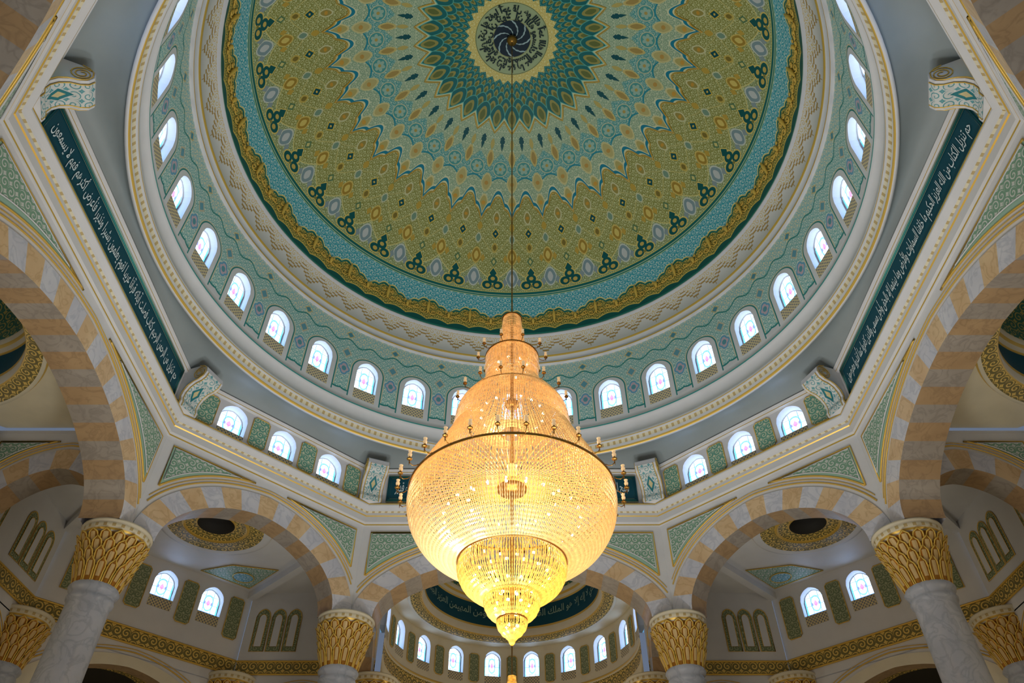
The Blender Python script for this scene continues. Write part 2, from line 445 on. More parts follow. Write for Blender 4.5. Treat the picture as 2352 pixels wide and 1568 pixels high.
# ---------------------------------------------------------------- octagon hall walls
DIRS={0:'north',45:'northeast',90:'east',135:'southeast',180:'south',225:'southwest',270:'west',315:'northwest'}
for a,nm in DIRS.items():
    diag=(a%90)!=0; half=HD if diag else HC; M=FR(a,AD if diag else A); f=mapper(M); mb=MB()
    arch_wall(mb,M,half,nv=15 if diag else 19,th=1.0 if diag else 1.4)
    if diag:
        for i,cs in enumerate((-2.63,0,2.63)):
            s0=-half if i==0 else cs-1.315; s1=half if i==2 else cs+1.315
            wcell(mb,f,s0,s1,TOP,22.35,cs,.66,20.72,1.4,.6,.5,latt=.4)
            add_window(M,cs,20.72,.66,1.4,.6,.5,'arched stained glass window in a white reveal')
        for cs in (-3.95,-1.315,1.315,3.95): rpanel(mb,f,cs,20.5,22.05,.85,9)
    else:
        quad(mb,f,-half,half,TOP,22.35,0,0)
    struct('wall_'+nm,mb.build('wall_'+nm,WM),'white hall wall with striped marble arch and green arabesque spandrels','wall')

def octc(d):
    c=A-d; g=AD-d; x=g*math.sqrt(2)-c
    return [(x,c),(c,x),(c,-x),(x,-c),(-x,-c),(-c,-x),(-c,x),(-x,c)]
mb=MB(); prof=[(0,19.15,0),(.1,19.15,1),(.1,19.22,0),(.16,19.3,0),(.16,19.6,1),(.2,19.64,0),(.2,19.78,2),(.26,19.84,0),(.3,19.9,0),(.42,20.06,0),(.42,20.12,1),(.42,20.18,0),(.3,20.22,0),(.0,20.3,0)]
for i in range(len(prof)-1):
    a=octc(prof[i][0]); b=octc(prof[i+1][0])
    for k in range(8):
        k2=(k+1)%8; L=math.hypot(a[k][0]-a[k2][0],a[k][1]-a[k2][1])
        mb.face([a[k]+(prof[i][1],),a[k2]+(prof[i][1],),b[k2]+(prof[i+1][1],),b[k]+(prof[i+1][1],)],prof[i][2],[(0,0),(L,0),(L,1),(0,1)])
struct('trim_1',mb.build('trim_1',[WHITE,GOLD,BEAD]),'white and gold stepped moulding running round the octagonal hall','moulding')
mb=MB(); prof=[(0,22.15,0),(.12,22.2,1),(.12,22.24,0),(.2,22.36,0),(0,22.4,0)]
for i in range(len(prof)-1):
    a=octc(prof[i][0]); b=octc(prof[i+1][0])
    for k in range(8):
        k2=(k+1)%8
        mb.face([a[k]+(prof[i][1],),a[k2]+(prof[i][1],),b[k2]+(prof[i+1][1],),b[k]+(prof[i+1][1],)],prof[i][2])
struct('trim_2',mb.build('trim_2',[WHITE,GOLD]),'thin white and gold moulding under the grey soffit','moulding')

def octr(t):
    x,y=abs(sin(t)),abs(cos(t)); return min(A/max(x,1e-6),A/max(y,1e-6),AD*math.sqrt(2)/(x+y))
mb=MB(); annulus(mb,0,0,13.86,octr,22.6,22.36,192,0,steps=5,bulge=.35,smooth=True)
struct('ceiling_soffit',mb.build('ceiling_soffit',[SOFFIT]),'smooth grey soffit between the octagon and the round drum','ceiling')

# drum
mb=MB()
prof=[(13.86,22.6,0),(13.86,22.5,0),(13.74,22.5,2),(13.7,22.62,0),(13.72,22.8,1),(13.66,22.98,0),(13.6,23.05,2),(13.6,23.1,0),(13.6,23.2,0),(13.66,23.28,0),(13.74,23.7,0),(13.62,23.95,0),(13.56,24.05,3),(13.56,24.13,0),(13.66,24.25,0),(13.66,24.5,0)]
lathe(mb,prof,192)
RD=13.66
for i in range(32):
    th=360*i/32
    def f(s,z,d=0,th=th):
        t=rad(th)+s/RD; r=RD+d; return Vector((r*sin(t),r*cos(t),z))
    hwid=pi*RD/32
    wcell(mb,f,-hwid,hwid,24.5,29.0,0,.6,25.2,1.9,.7,.4,mw=4,mr=0,mlat=5,latt=.62)
    add_window(FR(th,RD),0,25.2,.6,1.9,.7,.4,'arched stained glass window in the ornamented dome drum')
prof=[(13.66,29.0,0),(13.5,29.05,2),(13.5,29.14,0),(13.58,29.25,0),(13.42,29.45,2),(13.36,29.55,0),(13.4,29.65,0)]
lathe(mb,prof,192)
lathe(mb,[(13.4,29.65,6),(13.05,30.75,6)],192,ucells=64,vmap=lambda i:(0,1))
lathe(mb,[(13.05,30.75,0),(12.9,30.78,0),(12.9,30.87,3),(12.93,30.9,0)],192)
struct('wall_drum',mb.build('wall_drum',[WHITE,BEAD,GOLD,TEAL,DRUM,LATT,FRIEZE]),'round drum wall with teal arabesque panels, gold mouldings and stalactite frieze','wall')

# main dome
DR=12.93; DZ=30.87; DB=10.53
def dome_r(p): return DR*cos(rad(p))
def dome_z(p): return DZ+DB*sin(rad(p))
mb=MB(); NP=90; prof=[(dome_r(90*k/NP) if k<NP else 0.0,dome_z(90*k/NP),0) for k in range(NP+1)]
lathe(mb,prof,256,ucells=32,vmap=lambda i:(90*i/NP,90*(i+1)/NP))
struct('ceiling_dome',mb.build('ceiling_dome',[DOME]),'great dome painted with teal and gold star arabesques','dome')
def domept(u,p,off=.06):
    t=2*pi*u/32; r=dome_r(p)-off; z=dome_z(p)-off*.5
    return Vector((r*sin(t),r*cos(t),z))
mb=MB()
for i in range(32):
    for (u0,k0,hgt) in ((i,1.0,9.6),(i+.5,.62,7.0)):
        for sg in (-1,1):
            for (cx_,cp_,r0) in ((.12,5.2,.085),(.27,5.9,.07),(.1,7.6,.05)):
                path=[]
                for k in range(16):
                    a=k/15*2.5*pi; rr=r0*k0*(1-k/20)
                    path.append(domept(u0+sg*(cx_*k0+rr*cos(a+pi)),4.0+(cp_-4.0)*(k0 if k0==1 else .8)+rr*13*sin(a+pi)))
                tube(mb,path,.03,5,0)
        path=[domept(u0,4.2+(hgt-4.2)*k/6,.1) for k in range(7)]
        tube(mb,path,.06,5,0,rf=lambda i:(.03,.07,.08,.11,.1,.07,.02)[i])
struct('trim_3',mb.build('trim_3',[CREST],False),'gilded relief foliage cresting at the foot of the dome','ornament')
mb=MB()
for (tip,val,r,mt) in ((41.4,48.6,.045,0),(66.2,69.6,.04,0)):
    path=[]
    for i in range(64):
        for j in range(8):
            q=j/8; t=1-q if i%2==0 else q
            w=abs(sin(t*2*pi))*1.0 if tip<50 else 0
            path.append(domept(i/2+q/2,val-(val-tip)*t+w-1.0,.03))
    tube(mb,path,r,4,mt,True)
struct('trim_4',mb.build('trim_4',[GOLD,TEAL],False),'raised gold zigzag outlines of the dome star','ornament')

# ---------------------------------------------------------------- arabic shaping
AR={'ا':('\uFE8D','\uFE8E'),'أ':('\uFE83','\uFE84'),'إ':('\uFE87','\uFE88'),'آ':('\uFE81','\uFE82'),'ء':('\uFE80',),'ة':('\uFE93','\uFE94'),'د':('\uFEA9','\uFEAA'),'ذ':('\uFEAB','\uFEAC'),'ر':('\uFEAD','\uFEAE'),'ز':('\uFEAF','\uFEB0'),'و':('\uFEED','\uFEEE'),'ؤ':('\uFE85','\uFE86'),'ى':('\uFEEF','\uFEF0')}
for ch,b in (('ب',0xFE8F),('ت',0xFE95),('ث',0xFE99),('ج',0xFE9D),('ح',0xFEA1),('خ',0xFEA5),('س',0xFEB1),('ش',0xFEB5),('ص',0xFEB9),('ض',0xFEBD),('ط',0xFEC1),('ظ',0xFEC5),('ع',0xFEC9),('غ',0xFECD),('ف',0xFED1),('ق',0xFED5),('ك',0xFED9),('ل',0xFEDD),('م',0xFEE1),('ن',0xFEE5),('ه',0xFEE9),('ي',0xFEF1)):
    AR[ch]=tuple(chr(b+i) for i in range(4))
def shape(txt):
    out=[]; n=len(txt)
    i=0
    def joins_next(c): return c in AR and len(AR[c])==4
    def joins_prev(c): return c in AR and len(AR[c])>=2
    while i<n:
        c=txt[i]
        if c not in AR: out.append(c); i+=1; continue
        prev=i>0 and joins_next(txt[i-1])
        if c=='ل' and i+1<n and txt[i+1] in 'اأإ':
            b={'ا':0xFEFB,'أ':0xFEF7,'إ':0xFEF9}[txt[i+1]]
            out.append(chr(b+(1 if prev else 0))); i+=2; continue
        nxt=joins_next(c) and i+1<n and joins_prev(txt[i+1])
        F=AR[c]
        if prev and nxt: g=F[3]
        elif nxt: g=F[2]
        elif prev and len(F)>1: g=F[1]
        else: g=F[0]
        out.append(g); i+=1
    return ''.join(reversed(out))
def text_mesh(txt,w,h,fmap,mat,name='lettering',off=.014):
    cu=bpy.data.curves.new('tmp','FONT'); cu.body=shape(txt); cu.resolution_u=3
    cu.offset=off
    o=bpy.data.objects.new('tmp',cu); COL.objects.link(o); bpy.context.view_layer.update()
    me=bpy.data.meshes.new_from_object(o.evaluated_get(bpy.context.evaluated_depsgraph_get()))
    bpy.data.objects.remove(o)
    xs=[v.co.x for v in me.vertices]; ys=[v.co.y for v in me.vertices]
    x0,x1,y0,y1=min(xs),max(xs),min(ys),max(ys)
    for v in me.vertices:
        s=((v.co.x-x0)/(x1-x0)-.5)*w; z=((v.co.y-y0)/(y1-y0)-.5)*h
        v.co=fmap(s,z)
    me.materials.clear(); me.materials.append(mat); me.name=name
    return me
PTXT={90:"حم تنزيل الكتاب من الله العزيز الحكيم ما خلقنا السماوات والأرض وما بينهما إلا بالحق وأجل مسمى والذين كفروا عما أنذروا معرضون",
 270:"حم تنزيل من الرحمن الرحيم كتاب فصلت آياته قرآنا عربيا لقوم يعلمون بشيرا ونذيرا فأعرض أكثرهم فهم لا يسمعون",
 0:"سبح لله ما في السماوات والأرض وهو العزيز الحكيم له ملك السماوات والأرض يحيي ويميت وهو على كل شيء قدير"}
for a,txt in PTXT.items():
    M=FR(a,A)@Matrix.Translation((0,-.02,21.25))
    mb=MB(); w,h=6.3,.76
    P=[(-w,-h),(w,-h),(w,h),(-w,h)]
    mb.face([(x,-.06,z) for x,z in P],0)
    for k in range(4):
        x0,z0=P[k]; x1,z1=P[(k+1)%4]; mb.face([(x0,-.06,z0),(x1,-.06,z1),(x1,0,z1),(x0,0,z0)],1)
    o=obj('calligraphy_panel',mb.build('calligraphy_panel',[TEALD,GOLD]),'long dark teal wall panel with white Arabic calligraphy','panel',mat=M)
    mb=MB()
    for (kx,kz,r,mt) in ((w,h,.03,1),(w-.09,h-.09,.03,2),(w-.17,h-.17,.012,1)):
        tube(mb,[(-kx,-.08,-kz),(kx,-.08,-kz),(kx,-.08,kz),(-kx,-.08,kz)],r,4,mt,True)
    obj('frame',mb.build('frame',[GOLD,GREENL,TEAL],False),'thin pale green border',parent=o)
    obj('lettering',text_mesh(txt,11.8,1.0,lambda s,z:Vector((s,-.09,z)),LETTER,off=.008),'white Arabic lettering',parent=o)
def crown(rc):
    def f(s,z):
        th=s/rc; r=rc+z
        p=math.degrees(math.acos(r/DR)); return Vector((r*sin(th),r*cos(th),dome_z(p)-.05))
    return f
o=obj('dome_inscription',text_mesh("قل هو الله أحد الله الصمد لم يلد ولم يولد ولم يكن له كفوا أحد",2*pi*1.68*.99,.68,crown(1.68),LETTERD,off=.04),'ring of dark Arabic calligraphy at the crown of the dome','inscription')
obj('lettering',text_mesh("إن الله يمسك السماوات والأرض أن تزولا",2*pi*1.32*.99,.62,crown(1.32),LETTERD,off=.04),'inner ring of dark lettering',parent=o)

# ---------------------------------------------------------------- apse bays (north, east, west)
def octo_rout(t,R=6.9):
    x,y=sin(t),cos(t)
    if y>-.17: return R
    return min(7.2/max(abs(x),1e-6),7.0/abs(y))
APTXT="هو الله الذي لا إله إلا هو الملك القدوس السلام المؤمن المهيمن العزيز الجبار المتكبر"
def lower_space(mb,f,c,hw):
    mb.face([f(c-hw,14.28,.6),f(c+hw,14.28,.6),f(c+hw,14.28,7.5),f(c-hw,14.28,7.5)],13)
    quad(mb,f,c-hw,c+hw,-1.6,14.3,7.5,13)
    for s in (c-hw,c+hw): mb.face([f(s,-1.6,.6),f(s,-1.6,7.5),f(s,14.3,7.5),f(s,14.3,.6)],13)
    for k in range(48):
        t0=2*pi*k/48; t1=2*pi*(k+1)/48
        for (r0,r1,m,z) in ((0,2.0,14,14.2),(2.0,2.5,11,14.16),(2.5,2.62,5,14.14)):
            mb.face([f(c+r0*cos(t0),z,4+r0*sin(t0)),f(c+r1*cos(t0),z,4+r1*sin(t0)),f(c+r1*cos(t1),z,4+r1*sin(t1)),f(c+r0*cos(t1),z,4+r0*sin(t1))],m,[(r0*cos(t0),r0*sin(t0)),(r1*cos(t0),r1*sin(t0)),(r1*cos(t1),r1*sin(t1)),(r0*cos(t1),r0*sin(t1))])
for a,nm in ((0,'north'),(90,'east'),(270,'west')):
    M=FR(a,22.75); f0=mapper(M)
    def rotm(mb):
        mb.v=[tuple(M@Vector(v)) for v in mb.v]
    mb=MB()
    R=6.9
    for i in range(10):
        c=-90+20*i
        def f(s,z,d=0,c=c):
            t=rad(c)+s/R; r=R+d; return Vector((r*sin(t),r*cos(t),z))
        hw=pi*R/18
        wcell(mb,f,-hw,hw,16.9,19.55,0,.5,17.75,1.55,.5,.4,mw=13,mr=0,latt=.5)
        rpanel(mb,f,hw,17.3,19.0,.62,10,5,arch=False)
        add_window(M@FR(c,R),0,17.75,.5,1.55,.5,.4,'arched stained glass window in the round apse wall')
    lathe(mb,[(6.9,16.9,5),(6.84,16.85,5),(6.84,16.75,13),(6.9,16.7,11),(6.9,16.0,5),(6.84,15.9,13),(6.9,15.85,13),(6.9,-1.6,13)],60,a0=-100,a1=100)
    rotm(mb)
    struct('wall_apse_'+nm,mb.build('wall_apse_'+nm,WM),'curved cream apse wall with arched windows and arabesque panels','wall')
    mb=MB()
    annulus(mb,0,0,5.9,octo_rout,19.5,19.55,96,0)
    prof=[(5.95,19.5,1),(5.9,19.36,0),(5.75,19.36,2),(5.15,19.46,1),(5.08,19.5,0),(4.98,19.9,1),(4.94,20.0,3),(4.9,21.3,1),(4.84,21.38,0),(4.7,21.5,1),(4.6,21.6,0),(4.5,21.8,4)]
    for k in range(1,13):
        p=90*k/12; prof.append((4.5*cos(rad(p)) if k<12 else 0,21.8+4.2*sin(rad(p)),4))
    lathe(mb,prof,96)
    rotm(mb)
    struct('ceiling_apse_'+nm,mb.build('ceiling_apse_'+nm,[CREAM,GOLD,GOLDSC,TEALD,SDOME]),'cream bay ceiling opening into a small dome with gold ring','ceiling')
    me=text_mesh(APTXT,4.85*rad(200),.7,lambda s,z: M@Vector((4.86*sin(s/4.86),4.86*cos(s/4.86),20.65+z)),LETTERG)
    obj('dome_inscription',me,'white Arabic calligraphy on the dark green ring of a small dome','inscription')
    for sg,sd in ((-1,'left'),(1,'right')):
        mb=MB()
        Mloc=FR(a,0)@Matrix.Translation((sg*7.2,18.15,0))@Matrix.Rotation(-sg*pi/2,4,'Z')
        arch_wall(mb,Mloc,3.4,nv=11,th=1.0,ai=.8)
        struct('wall_bay_%s_%s'%(nm,sd),mb.build('wall_bay',WM),'side arch of the bay with alternating marble voussoirs','wall')
        mb=MB(); Mw=FR(a,21.55); f=mapper(Mw); c=sg*10.7
        quad(mb,f,c-3.6,c+3.6,14.3,TOP,0,0)
        arch_wall(mb,Mw,3.6,spring=10.9,bo=3.3,bi=2.7,ai=.8,top=14.35,th=.6,nv=13,mats=(13,13,3,3),panels=False,cs=c)
        quad(mb,f,c-3.6,c+3.6,14.85,15.45,-.03,11)
        for z in (14.82,15.48): tube(mb,[f(c-3.6,z,-.05),f(c+3.6,z,-.05)],.05,4,5)
        for k in (-1.9,1.9):
            for j in (-.85,0,.85):
                rpanel(mb,f,c+k+j,16.0,18.3,.74,10,5,arch=True,d=-.03)
                rpanel(mb,f,c+k+j,16.25,18.0,.4,0,5,arch=True,d=-.06,fr=.018)
        lower_space(mb,f,c,3.6)
        struct('wall_end_%s_%s'%(nm,sd),mb.build('wall_end',WM),'white side bay wall with lancet arabesque panels and gold frieze','wall')

# ---------------------------------------------------------------- diagonal bays
for a,nm in ((45,'northeast'),(315,'northwest'),(135,'southeast'),(225,'southwest')):
    M=FR(a,25.47); f=mapper(M); mb=MB(); hb=5.15
    if a in (45,315):
        sg=1 if a==315 else -1
        for (c,e0,e1) in ((.35,-5.15,1.66),(2.97,1.66,5.15)):
            lo,hi=sorted((sg*e0,sg*e1))
            wcell(mb,f,lo,hi,16.0,TOP,sg*c,.62,17.4,1.45,.6,.45,latt=.55)
            add_window(M,sg*c,17.4,.62,1.45,.6,.45,'arched stained glass window in the corner bay')
        for s in (-.97,1.66,4.35): rpanel(mb,f,sg*s,16.5,18.7,.8,10)
        for s in (-2.4,-3.9): rpanel(mb,f,sg*s,16.3,18.6,.8,10,arch=True)
    else: quad(mb,f,-hb,hb,16.0,TOP,0,0)
    quad(mb,f,-hb,hb,14.3,16.0,0,0); quad(mb,f,-hb,hb,14.85,15.5,-.03,11)
    for z in (14.82,15.53): tube(mb,[f(-hb,z,-.05),f(hb,z,-.05)],.05,4,5)
    arch_wall(mb,M,hb,spring=10.9,bo=3.4,bi=2.9,ai=.9,top=14.35,th=.6,nv=13,mats=(13,13,3,3),panels=False)
    lower_space(mb,f,0,hb)
    struct('wall_bay_'+nm,mb.build('wall_bay',WM),'white corner bay wall with windows, arabesque panels and gold frieze','wall')
    Mc=FR(a,20.4); mb=MB()
    def ro(t): return min(5.15/max(abs(sin(t)),1e-6),5.15/max(abs(cos(t)),1e-6))
    annulus(mb,0,0,2.6,ro,19.25,19.25,96,0)
    for sg in (1,-1):
        mb.face([(sg*5.1,-5.1,19.25),(sg*5.1,5.1,19.25),(sg*10.25,0,19.25)],0,[(0,0),(1,0),(1,1)])
    for sg in (1,-1):
        for (x0,x1) in ((sg*4.85,sg*5.25),):
            mb.face([(x0,-5.1,18.85),(x1,-5.1,18.85),(x1,5.1,18.85),(x0,5.1,18.85)],0)
            for x in (x0,x1): mb.face([(x,-5.1,18.85),(x,5.1,18.85),(x,5.1,19.25),(x,-5.1,19.25)],0)
    for sx in (1,-1):
        for sy in (1,-1):
            T=[(sx*4.6,sy*4.6),(sx*1.7,sy*4.6),(sx*2.6,sy*2.9),(sx*4.6,sy*1.7)]
            mb.face([(x,y,19.21) for x,y in T],5,T); tube(mb,[(x,y,19.2) for x,y in T],.03,4,1,True)
            D=[(sx*3.7+.55*cos(k*pi/12),sy*3.7+.55*sin(k*pi/12)) for k in range(24)]
            mb.face([(p,q,19.19) for p,q in D],6,D); tube(mb,[(p,q,19.18) for p,q in D],.03,4,1,True)
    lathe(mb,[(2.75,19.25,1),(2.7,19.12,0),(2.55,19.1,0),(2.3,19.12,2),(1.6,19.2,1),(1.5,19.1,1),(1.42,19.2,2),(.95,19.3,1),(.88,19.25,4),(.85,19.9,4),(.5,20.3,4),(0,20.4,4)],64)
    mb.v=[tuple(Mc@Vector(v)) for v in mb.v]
    struct('ceiling_bay_'+nm,mb.build('ceiling_bay',[WHITE,GOLD,GOLDSC,TEALD,DARK,SPAND,BLUESC]),'white corner bay ceiling with gold ringed oculus and painted discs','ceiling')

mb=MB(); mb.face([(-34,-34,-1.6),(34,-34,-1.6),(34,34,-1.6),(-34,34,-1.6)],0,[(-34,-34),(34,-34),(34,34),(-34,34)])
struct('floor',mb.build('floor',[scrollmat('carpet',(160,154,138),(196,182,150),.6,1.5,bumpy=False)]),'patterned beige carpet floor of the prayer hall','floor')

# ---------------------------------------------------------------- columns
def column_parts():
    parts=[]
    mb=MB(); lathe(mb,[(1.1,0,0),(1.1,.5,0),(.95,.6,0),(1.0,.8,0),(.82,1.0,0)],48); parts.append(('base',mb.build('base',[MARB_G])))
    mb=MB(); lathe(mb,[(.8,1.0,0),(.76,5,0),(.74,10,0),(.72,13.4,0),(.78,13.46,0),(.8,13.54,0),(.76,13.62,0),(.74,13.7,0),(.82,13.8,0),(.86,13.9,0),(.8,14.02,0)],48); parts.append(('shaft',mb.build('shaft',[MARB_G])))
    mb=MB()
    def cr(z): q=(z-14.0)/1.9; return .74+.38*max(0,q)**1.5
    lathe(mb,[(cr(14.0+.2*k),14.0+.2*k,0) for k in range(10)],48)
    rows=[(14.0,.8),(14.45,.72),(14.88,.62),(15.25,.52)]
    n=16
    for ri,(z0,hh) in enumerate(rows):
        for k in range(n):
            tc=2*pi*(k+.5*(ri%2))/n; wa=pi/n*.78
            grid=[]
            for i in range(6):
                q=i/5; row=[]
                wd=wa*(1.0 if q<.55 else math.sqrt(max(0,1-((q-.55)/.45)**2))*1.0+.02)
                for j in range(5):
                    e=-1+j/2; z=z0+hh*q
                    r=cr(min(z,15.9))+.02+.15*q+.05*(1-e*e)
                    row.append(Vector((r*sin(tc+wd*e),r*cos(tc+wd*e),z)))
                grid.append(row)
            for i in range(5):
                for j in range(4):
                    mb.face([grid[i][j],grid[i][j+1],grid[i+1][j+1],grid[i+1][j]],1 if (j in (1,2) and 0<i<4) else 0,smooth=True)
            out=[r[0]*1 for r in grid]+[r[-1] for r in reversed(grid)]
            out=[p+Vector((p.x,p.y,0)).normalized()*.02 for p in out]
            tube(mb,out,.03,4,2)
    parts.append(('capital',mb.build('capital',[GOLDD,CELL,CREST],False)))
    mb=MB(); lathe(mb,[(1.05,15.75,0),(1.14,15.8,1),(1.16,15.88,0),(1.2,15.92,2),(1.22,16.04,0),(1.18,16.08,0),(1.26,16.12,0),(1.26,16.2,0),(0,16.22,0)],48)
    parts.append(('abacus',mb.build('abacus',[CREAM,GOLD,BEAD])))
    return parts
CP=column_parts()
cols=[]
for (x,y) in ((7.4,14.8),(14.85,7.4)):
    for sx in (1,-1): cols.append((sx*x,y,'tall grey marble column with gilded leaf capital in the main hall'))
for (x,y) in ((7.1,21.75),(14.35,21.6),(21.6,14.35),(21.75,7.1)):
    for sx in (1,-1): cols.append((sx*x,y,'grey marble column with gilded leaf capital in the side bay'))
for sx in (1,-1): cols.append((sx*14.85,-7.4,'tall grey marble column with gilded leaf capital in the main hall'))
for (x,y,l) in cols:
    e=obj('column',None,l,'column',loc=(x,y,-1.6),group='marble columns of the hall')
    for nme,me in CP: obj(nme,me,parent=e)

# ---------------------------------------------------------------- brackets
g=G('bracket_arabesque',.5); u,v=g.uv()
m=g.scroll(u*2.9+.5,v*2.6,1.5,.14); d=g.ab(u)*1.9+g.ab(v-.95)
c=g.mix(m,(208,210,204),(96,156,160)); c=g.mix(d<.46,c,(206,206,200)); c=g.mix(d<.4,c,(40,120,126)); c=g.mix(d<.2,c,(206,190,140)); g.color(c); G_BR=g.mat
def bracket_parts():
    w=.52
    prof=[(0,20.2),(.3,20.15),(.5,20.3),(.52,20.5),(.44,20.72),(.48,21.0),(.62,21.25),(.85,21.42),(1.12,21.48),(1.32,21.62),(1.4,21.85),(1.34,22.1),(1.18,22.24),(.95,22.3),(0,22.34)]
    mb=MB(); f=lambda s,p,z: Vector((s,-p,z-20.2))
    for i in range(len(prof)-1):
        (p0,z0),(p1,z1)=prof[i],prof[i+1]
        mb.face([f(-w,p0,z0),f(w,p0,z0),f(w,p1,z1),f(-w,p1,z1)],0)
    for s in (-w,w): mb.face([f(s,p,z) for p,z in prof],0)
    body=mb.build('body',[WHITE])
    mb=MB()
    for s in (-w-.02,w+.02):
        for (pc,zc,r,tn,sg) in ((1.02,21.86,.33,2.2,1),(.3,20.45,.2,1.6,-1)):
            tube(mb,[f(s,pc+r*(1-k/40)*cos(sg*k/30*tn*2*pi+1),zc+r*(1-k/40)*sin(sg*k/30*tn*2*pi+1)) for k in range(31)],.022,4,0)
        tube(mb,[f(s,p-.06 if p>.1 else p,z) for p,z in prof[:-1]],.022,4,0)
    vol=mb.build('volute',[GOLD],False)
    mb=MB(); face=prof[2:11]
    for i in range(len(face)-1):
        (p0,z0),(p1,z1)=face[i],face[i+1]
        mb.face([f(-.38,p0+.02,z0-.03),f(.38,p0+.02,z0-.03),f(.38,p1+.02,z1-.03),f(-.38,p1+.02,z1-.03)],0,[(-.38,i*.25),(.38,i*.25),(.38,i*.25+.25),(-.38,i*.25+.25)])
    for s in (-.4,.4): tube(mb,[f(s,p+.02,z-.03) for p,z in face],.022,4,1)
    pan=mb.build('ornament_panel',[G_BR,GOLD],False)
    return body,vol,pan
b,vo,pn=bracket_parts()
for (x,y) in octc(0.1):
    if y<-10: continue
    ang=math.degrees(math.atan2(x,y)); ang=round((ang-22.5)/45)*45+22.5
    Mx=Matrix.Translation((x,y,20.2))@FR(ang,0)
    o=obj('scroll_bracket',b,'white scroll bracket with teal ornament under the soffit','bracket',mat=Mx,group='scroll brackets at the octagon corners')
    obj('volute',vo,'gold spiral volutes',parent=o); obj('ornament_panel',pn,'teal arabesque front face',parent=o)

# ---------------------------------------------------------------- chandelier
def crystal(name,c,em,emc):
    g=G(name,.15,.1,.6); g.color(c); n=g.noise(9,2); 
    g.b.inputs['Emission Color'].default_value=lin(emc); g.inp('Emission Strength',(n*n)*em*2.4+em*.2)  # emission put into the beads imitates light from the bulbs inside
    g.mat.cycles.emission_sampling='NONE'; return g.mat
CRY=crystal('amber_crystal_beads',(238,204,146),.38,(255,190,110))
CRY2=crystal('golden_crystal_beads',(240,194,96),.62,(255,196,84))
BULB=plain('lit_bulb',(255,240,200),.3,0,14,(255,232,186)); BULB.cycles.emission_sampling='NONE'
SHADE=plain('frosted_lamp_shade',(235,215,180),.4,0,.45,(255,205,140)); SHADE.cycles.emission_sampling='NONE'
def smoothp(P,step):
    out=[]; n=len(P)
    for i in range(n-1):
        p0=P[max(i-1,0)];p1=P[i];p2=P[i+1];p3=P[min(i+2,n-1)]
        L=math.hypot(p2[0]-p1[0],p2[1]-p1[1]); k=max(1,int(L/step))
        for j in range(k):
            t=j/k
            out.append(tuple(.5*((2*p1[c])+(-p0[c]+p2[c])*t+(2*p0[c]-5*p1[c]+4*p2[c]-p3[c])*t*t+(-p0[c]+3*p1[c]-3*p2[c]+p3[c])*t**3) for c in (0,1)))
    out.append(P[-1]); return out
def curtain(mb,P,n,br,step=.055,mat=0,ph=0):
    pr=smoothp(P,step)
    for k in range(n):
        t=2*pi*(k+ph)/n
        pts=[(r*sin(t),r*cos(t),z) for r,z in pr]
        tube(mb,pts,br,3,mat,False,rf=lambda i:br*(1.35 if i%2 else .45),smooth=False)
CZ=7.37
ch=obj('chandelier',None,'huge tiered golden crystal chandelier with candle lamps hanging from the dome','chandelier',loc=(0,0,CZ))
def cpart(name,me,label=None,kind=None,mat=None):
    o=obj(name,me,label,kind=kind,parent=ch)
    o.matrix_local=Matrix.Translation((0,0,-CZ))@(mat if mat else Matrix.Identity(4)); return o
mb=MB(); tube(mb,[(0,0,41.3),(0,0,30),(0,0,18.6)],.03,6,0); tube(mb,[(0,0,18.6),(0,0,13),(0,0,8)],.05,6,0)
cpart('cable',mb.build('cable',[BRASS]),'long dark brass suspension rod')
mb=MB(); lathe(mb,[(.0,40.9,0),(.25,41.0,0),(.3,41.2,0),(0.1,41.4,0)],24); cpart('ceiling_rose',mb.build('ceiling_rose',[BRASS]))
specs=[
 ('crown_strands',CRY,[(.30,18.62),(.35,18.1),(.42,17.4),(.46,16.95)],64,.012,1),
 ('crystal_basket',CRY,[(.86,16.74),(.84,16.4),(.66,16.1),(.4,15.98),(.2,15.95)],80,.011,0),
 ('crystal_flare',CRY,[(.5,16.98),(.72,16.9),(.84,16.68),(.86,16.3),(.84,15.95),(.9,15.6),(1.1,15.2),(1.36,14.9)],120,.0125,1),
 ('crystal_basket',CRY,[(1.42,14.75),(1.42,14.4),(1.2,14.0),(.85,13.75),(.35,13.65)],130,.011,0),
 ('crystal_flare',CRY,[(1.2,15.1),(1.42,14.82),(1.66,14.4),(1.74,13.9),(1.86,13.4),(2.16,12.8),(2.5,12.15),(2.82,11.52)],210,.013,1),
 ('crystal_basket',CRY,[(2.82,11.45),(2.86,11.1),(2.74,10.55),(2.4,10.0),(1.9,9.62),(1.45,9.45)],260,.014,1),
 ('crystal_basket',CRY2,[(1.38,9.46),(1.4,9.2),(1.25,8.85),(.95,8.6),(.65,8.5)],130,.014,1),
 ('crystal_basket',CRY2,[(.69,8.54),(.7,8.36),(.58,8.1),(.38,7.98)],76,.014,1),
 ('crystal_basket',CRY2,[(.37,7.95),(.36,7.8),(.24,7.62),(.12,7.52),(.03,7.36)],44,.014,1)]
for nm,mt,P,n,br,dbl in specs:
    mb=MB(); curtain(mb,P,n,br)
    if dbl: curtain(mb,[(r*.93,z+.02) for r,z in P],n//2,br,ph=.5)
    cpart(nm,mb.build(nm,[mt],False),'curtain of amber crystal bead strings',kind='stuff')
mb=MB()
for k in range(90):
    t=2*pi*k/90; tube(mb,[(.35*sin(t),.35*cos(t),11.75),(1.6*sin(t),1.6*cos(t),11.7),(2.75*sin(t),2.75*cos(t),11.45)],.016,3,0)
cpart('spoke_strands',mb.build('spoke_strands',[CRY2],False),'radiating strings of beads',kind='stuff')
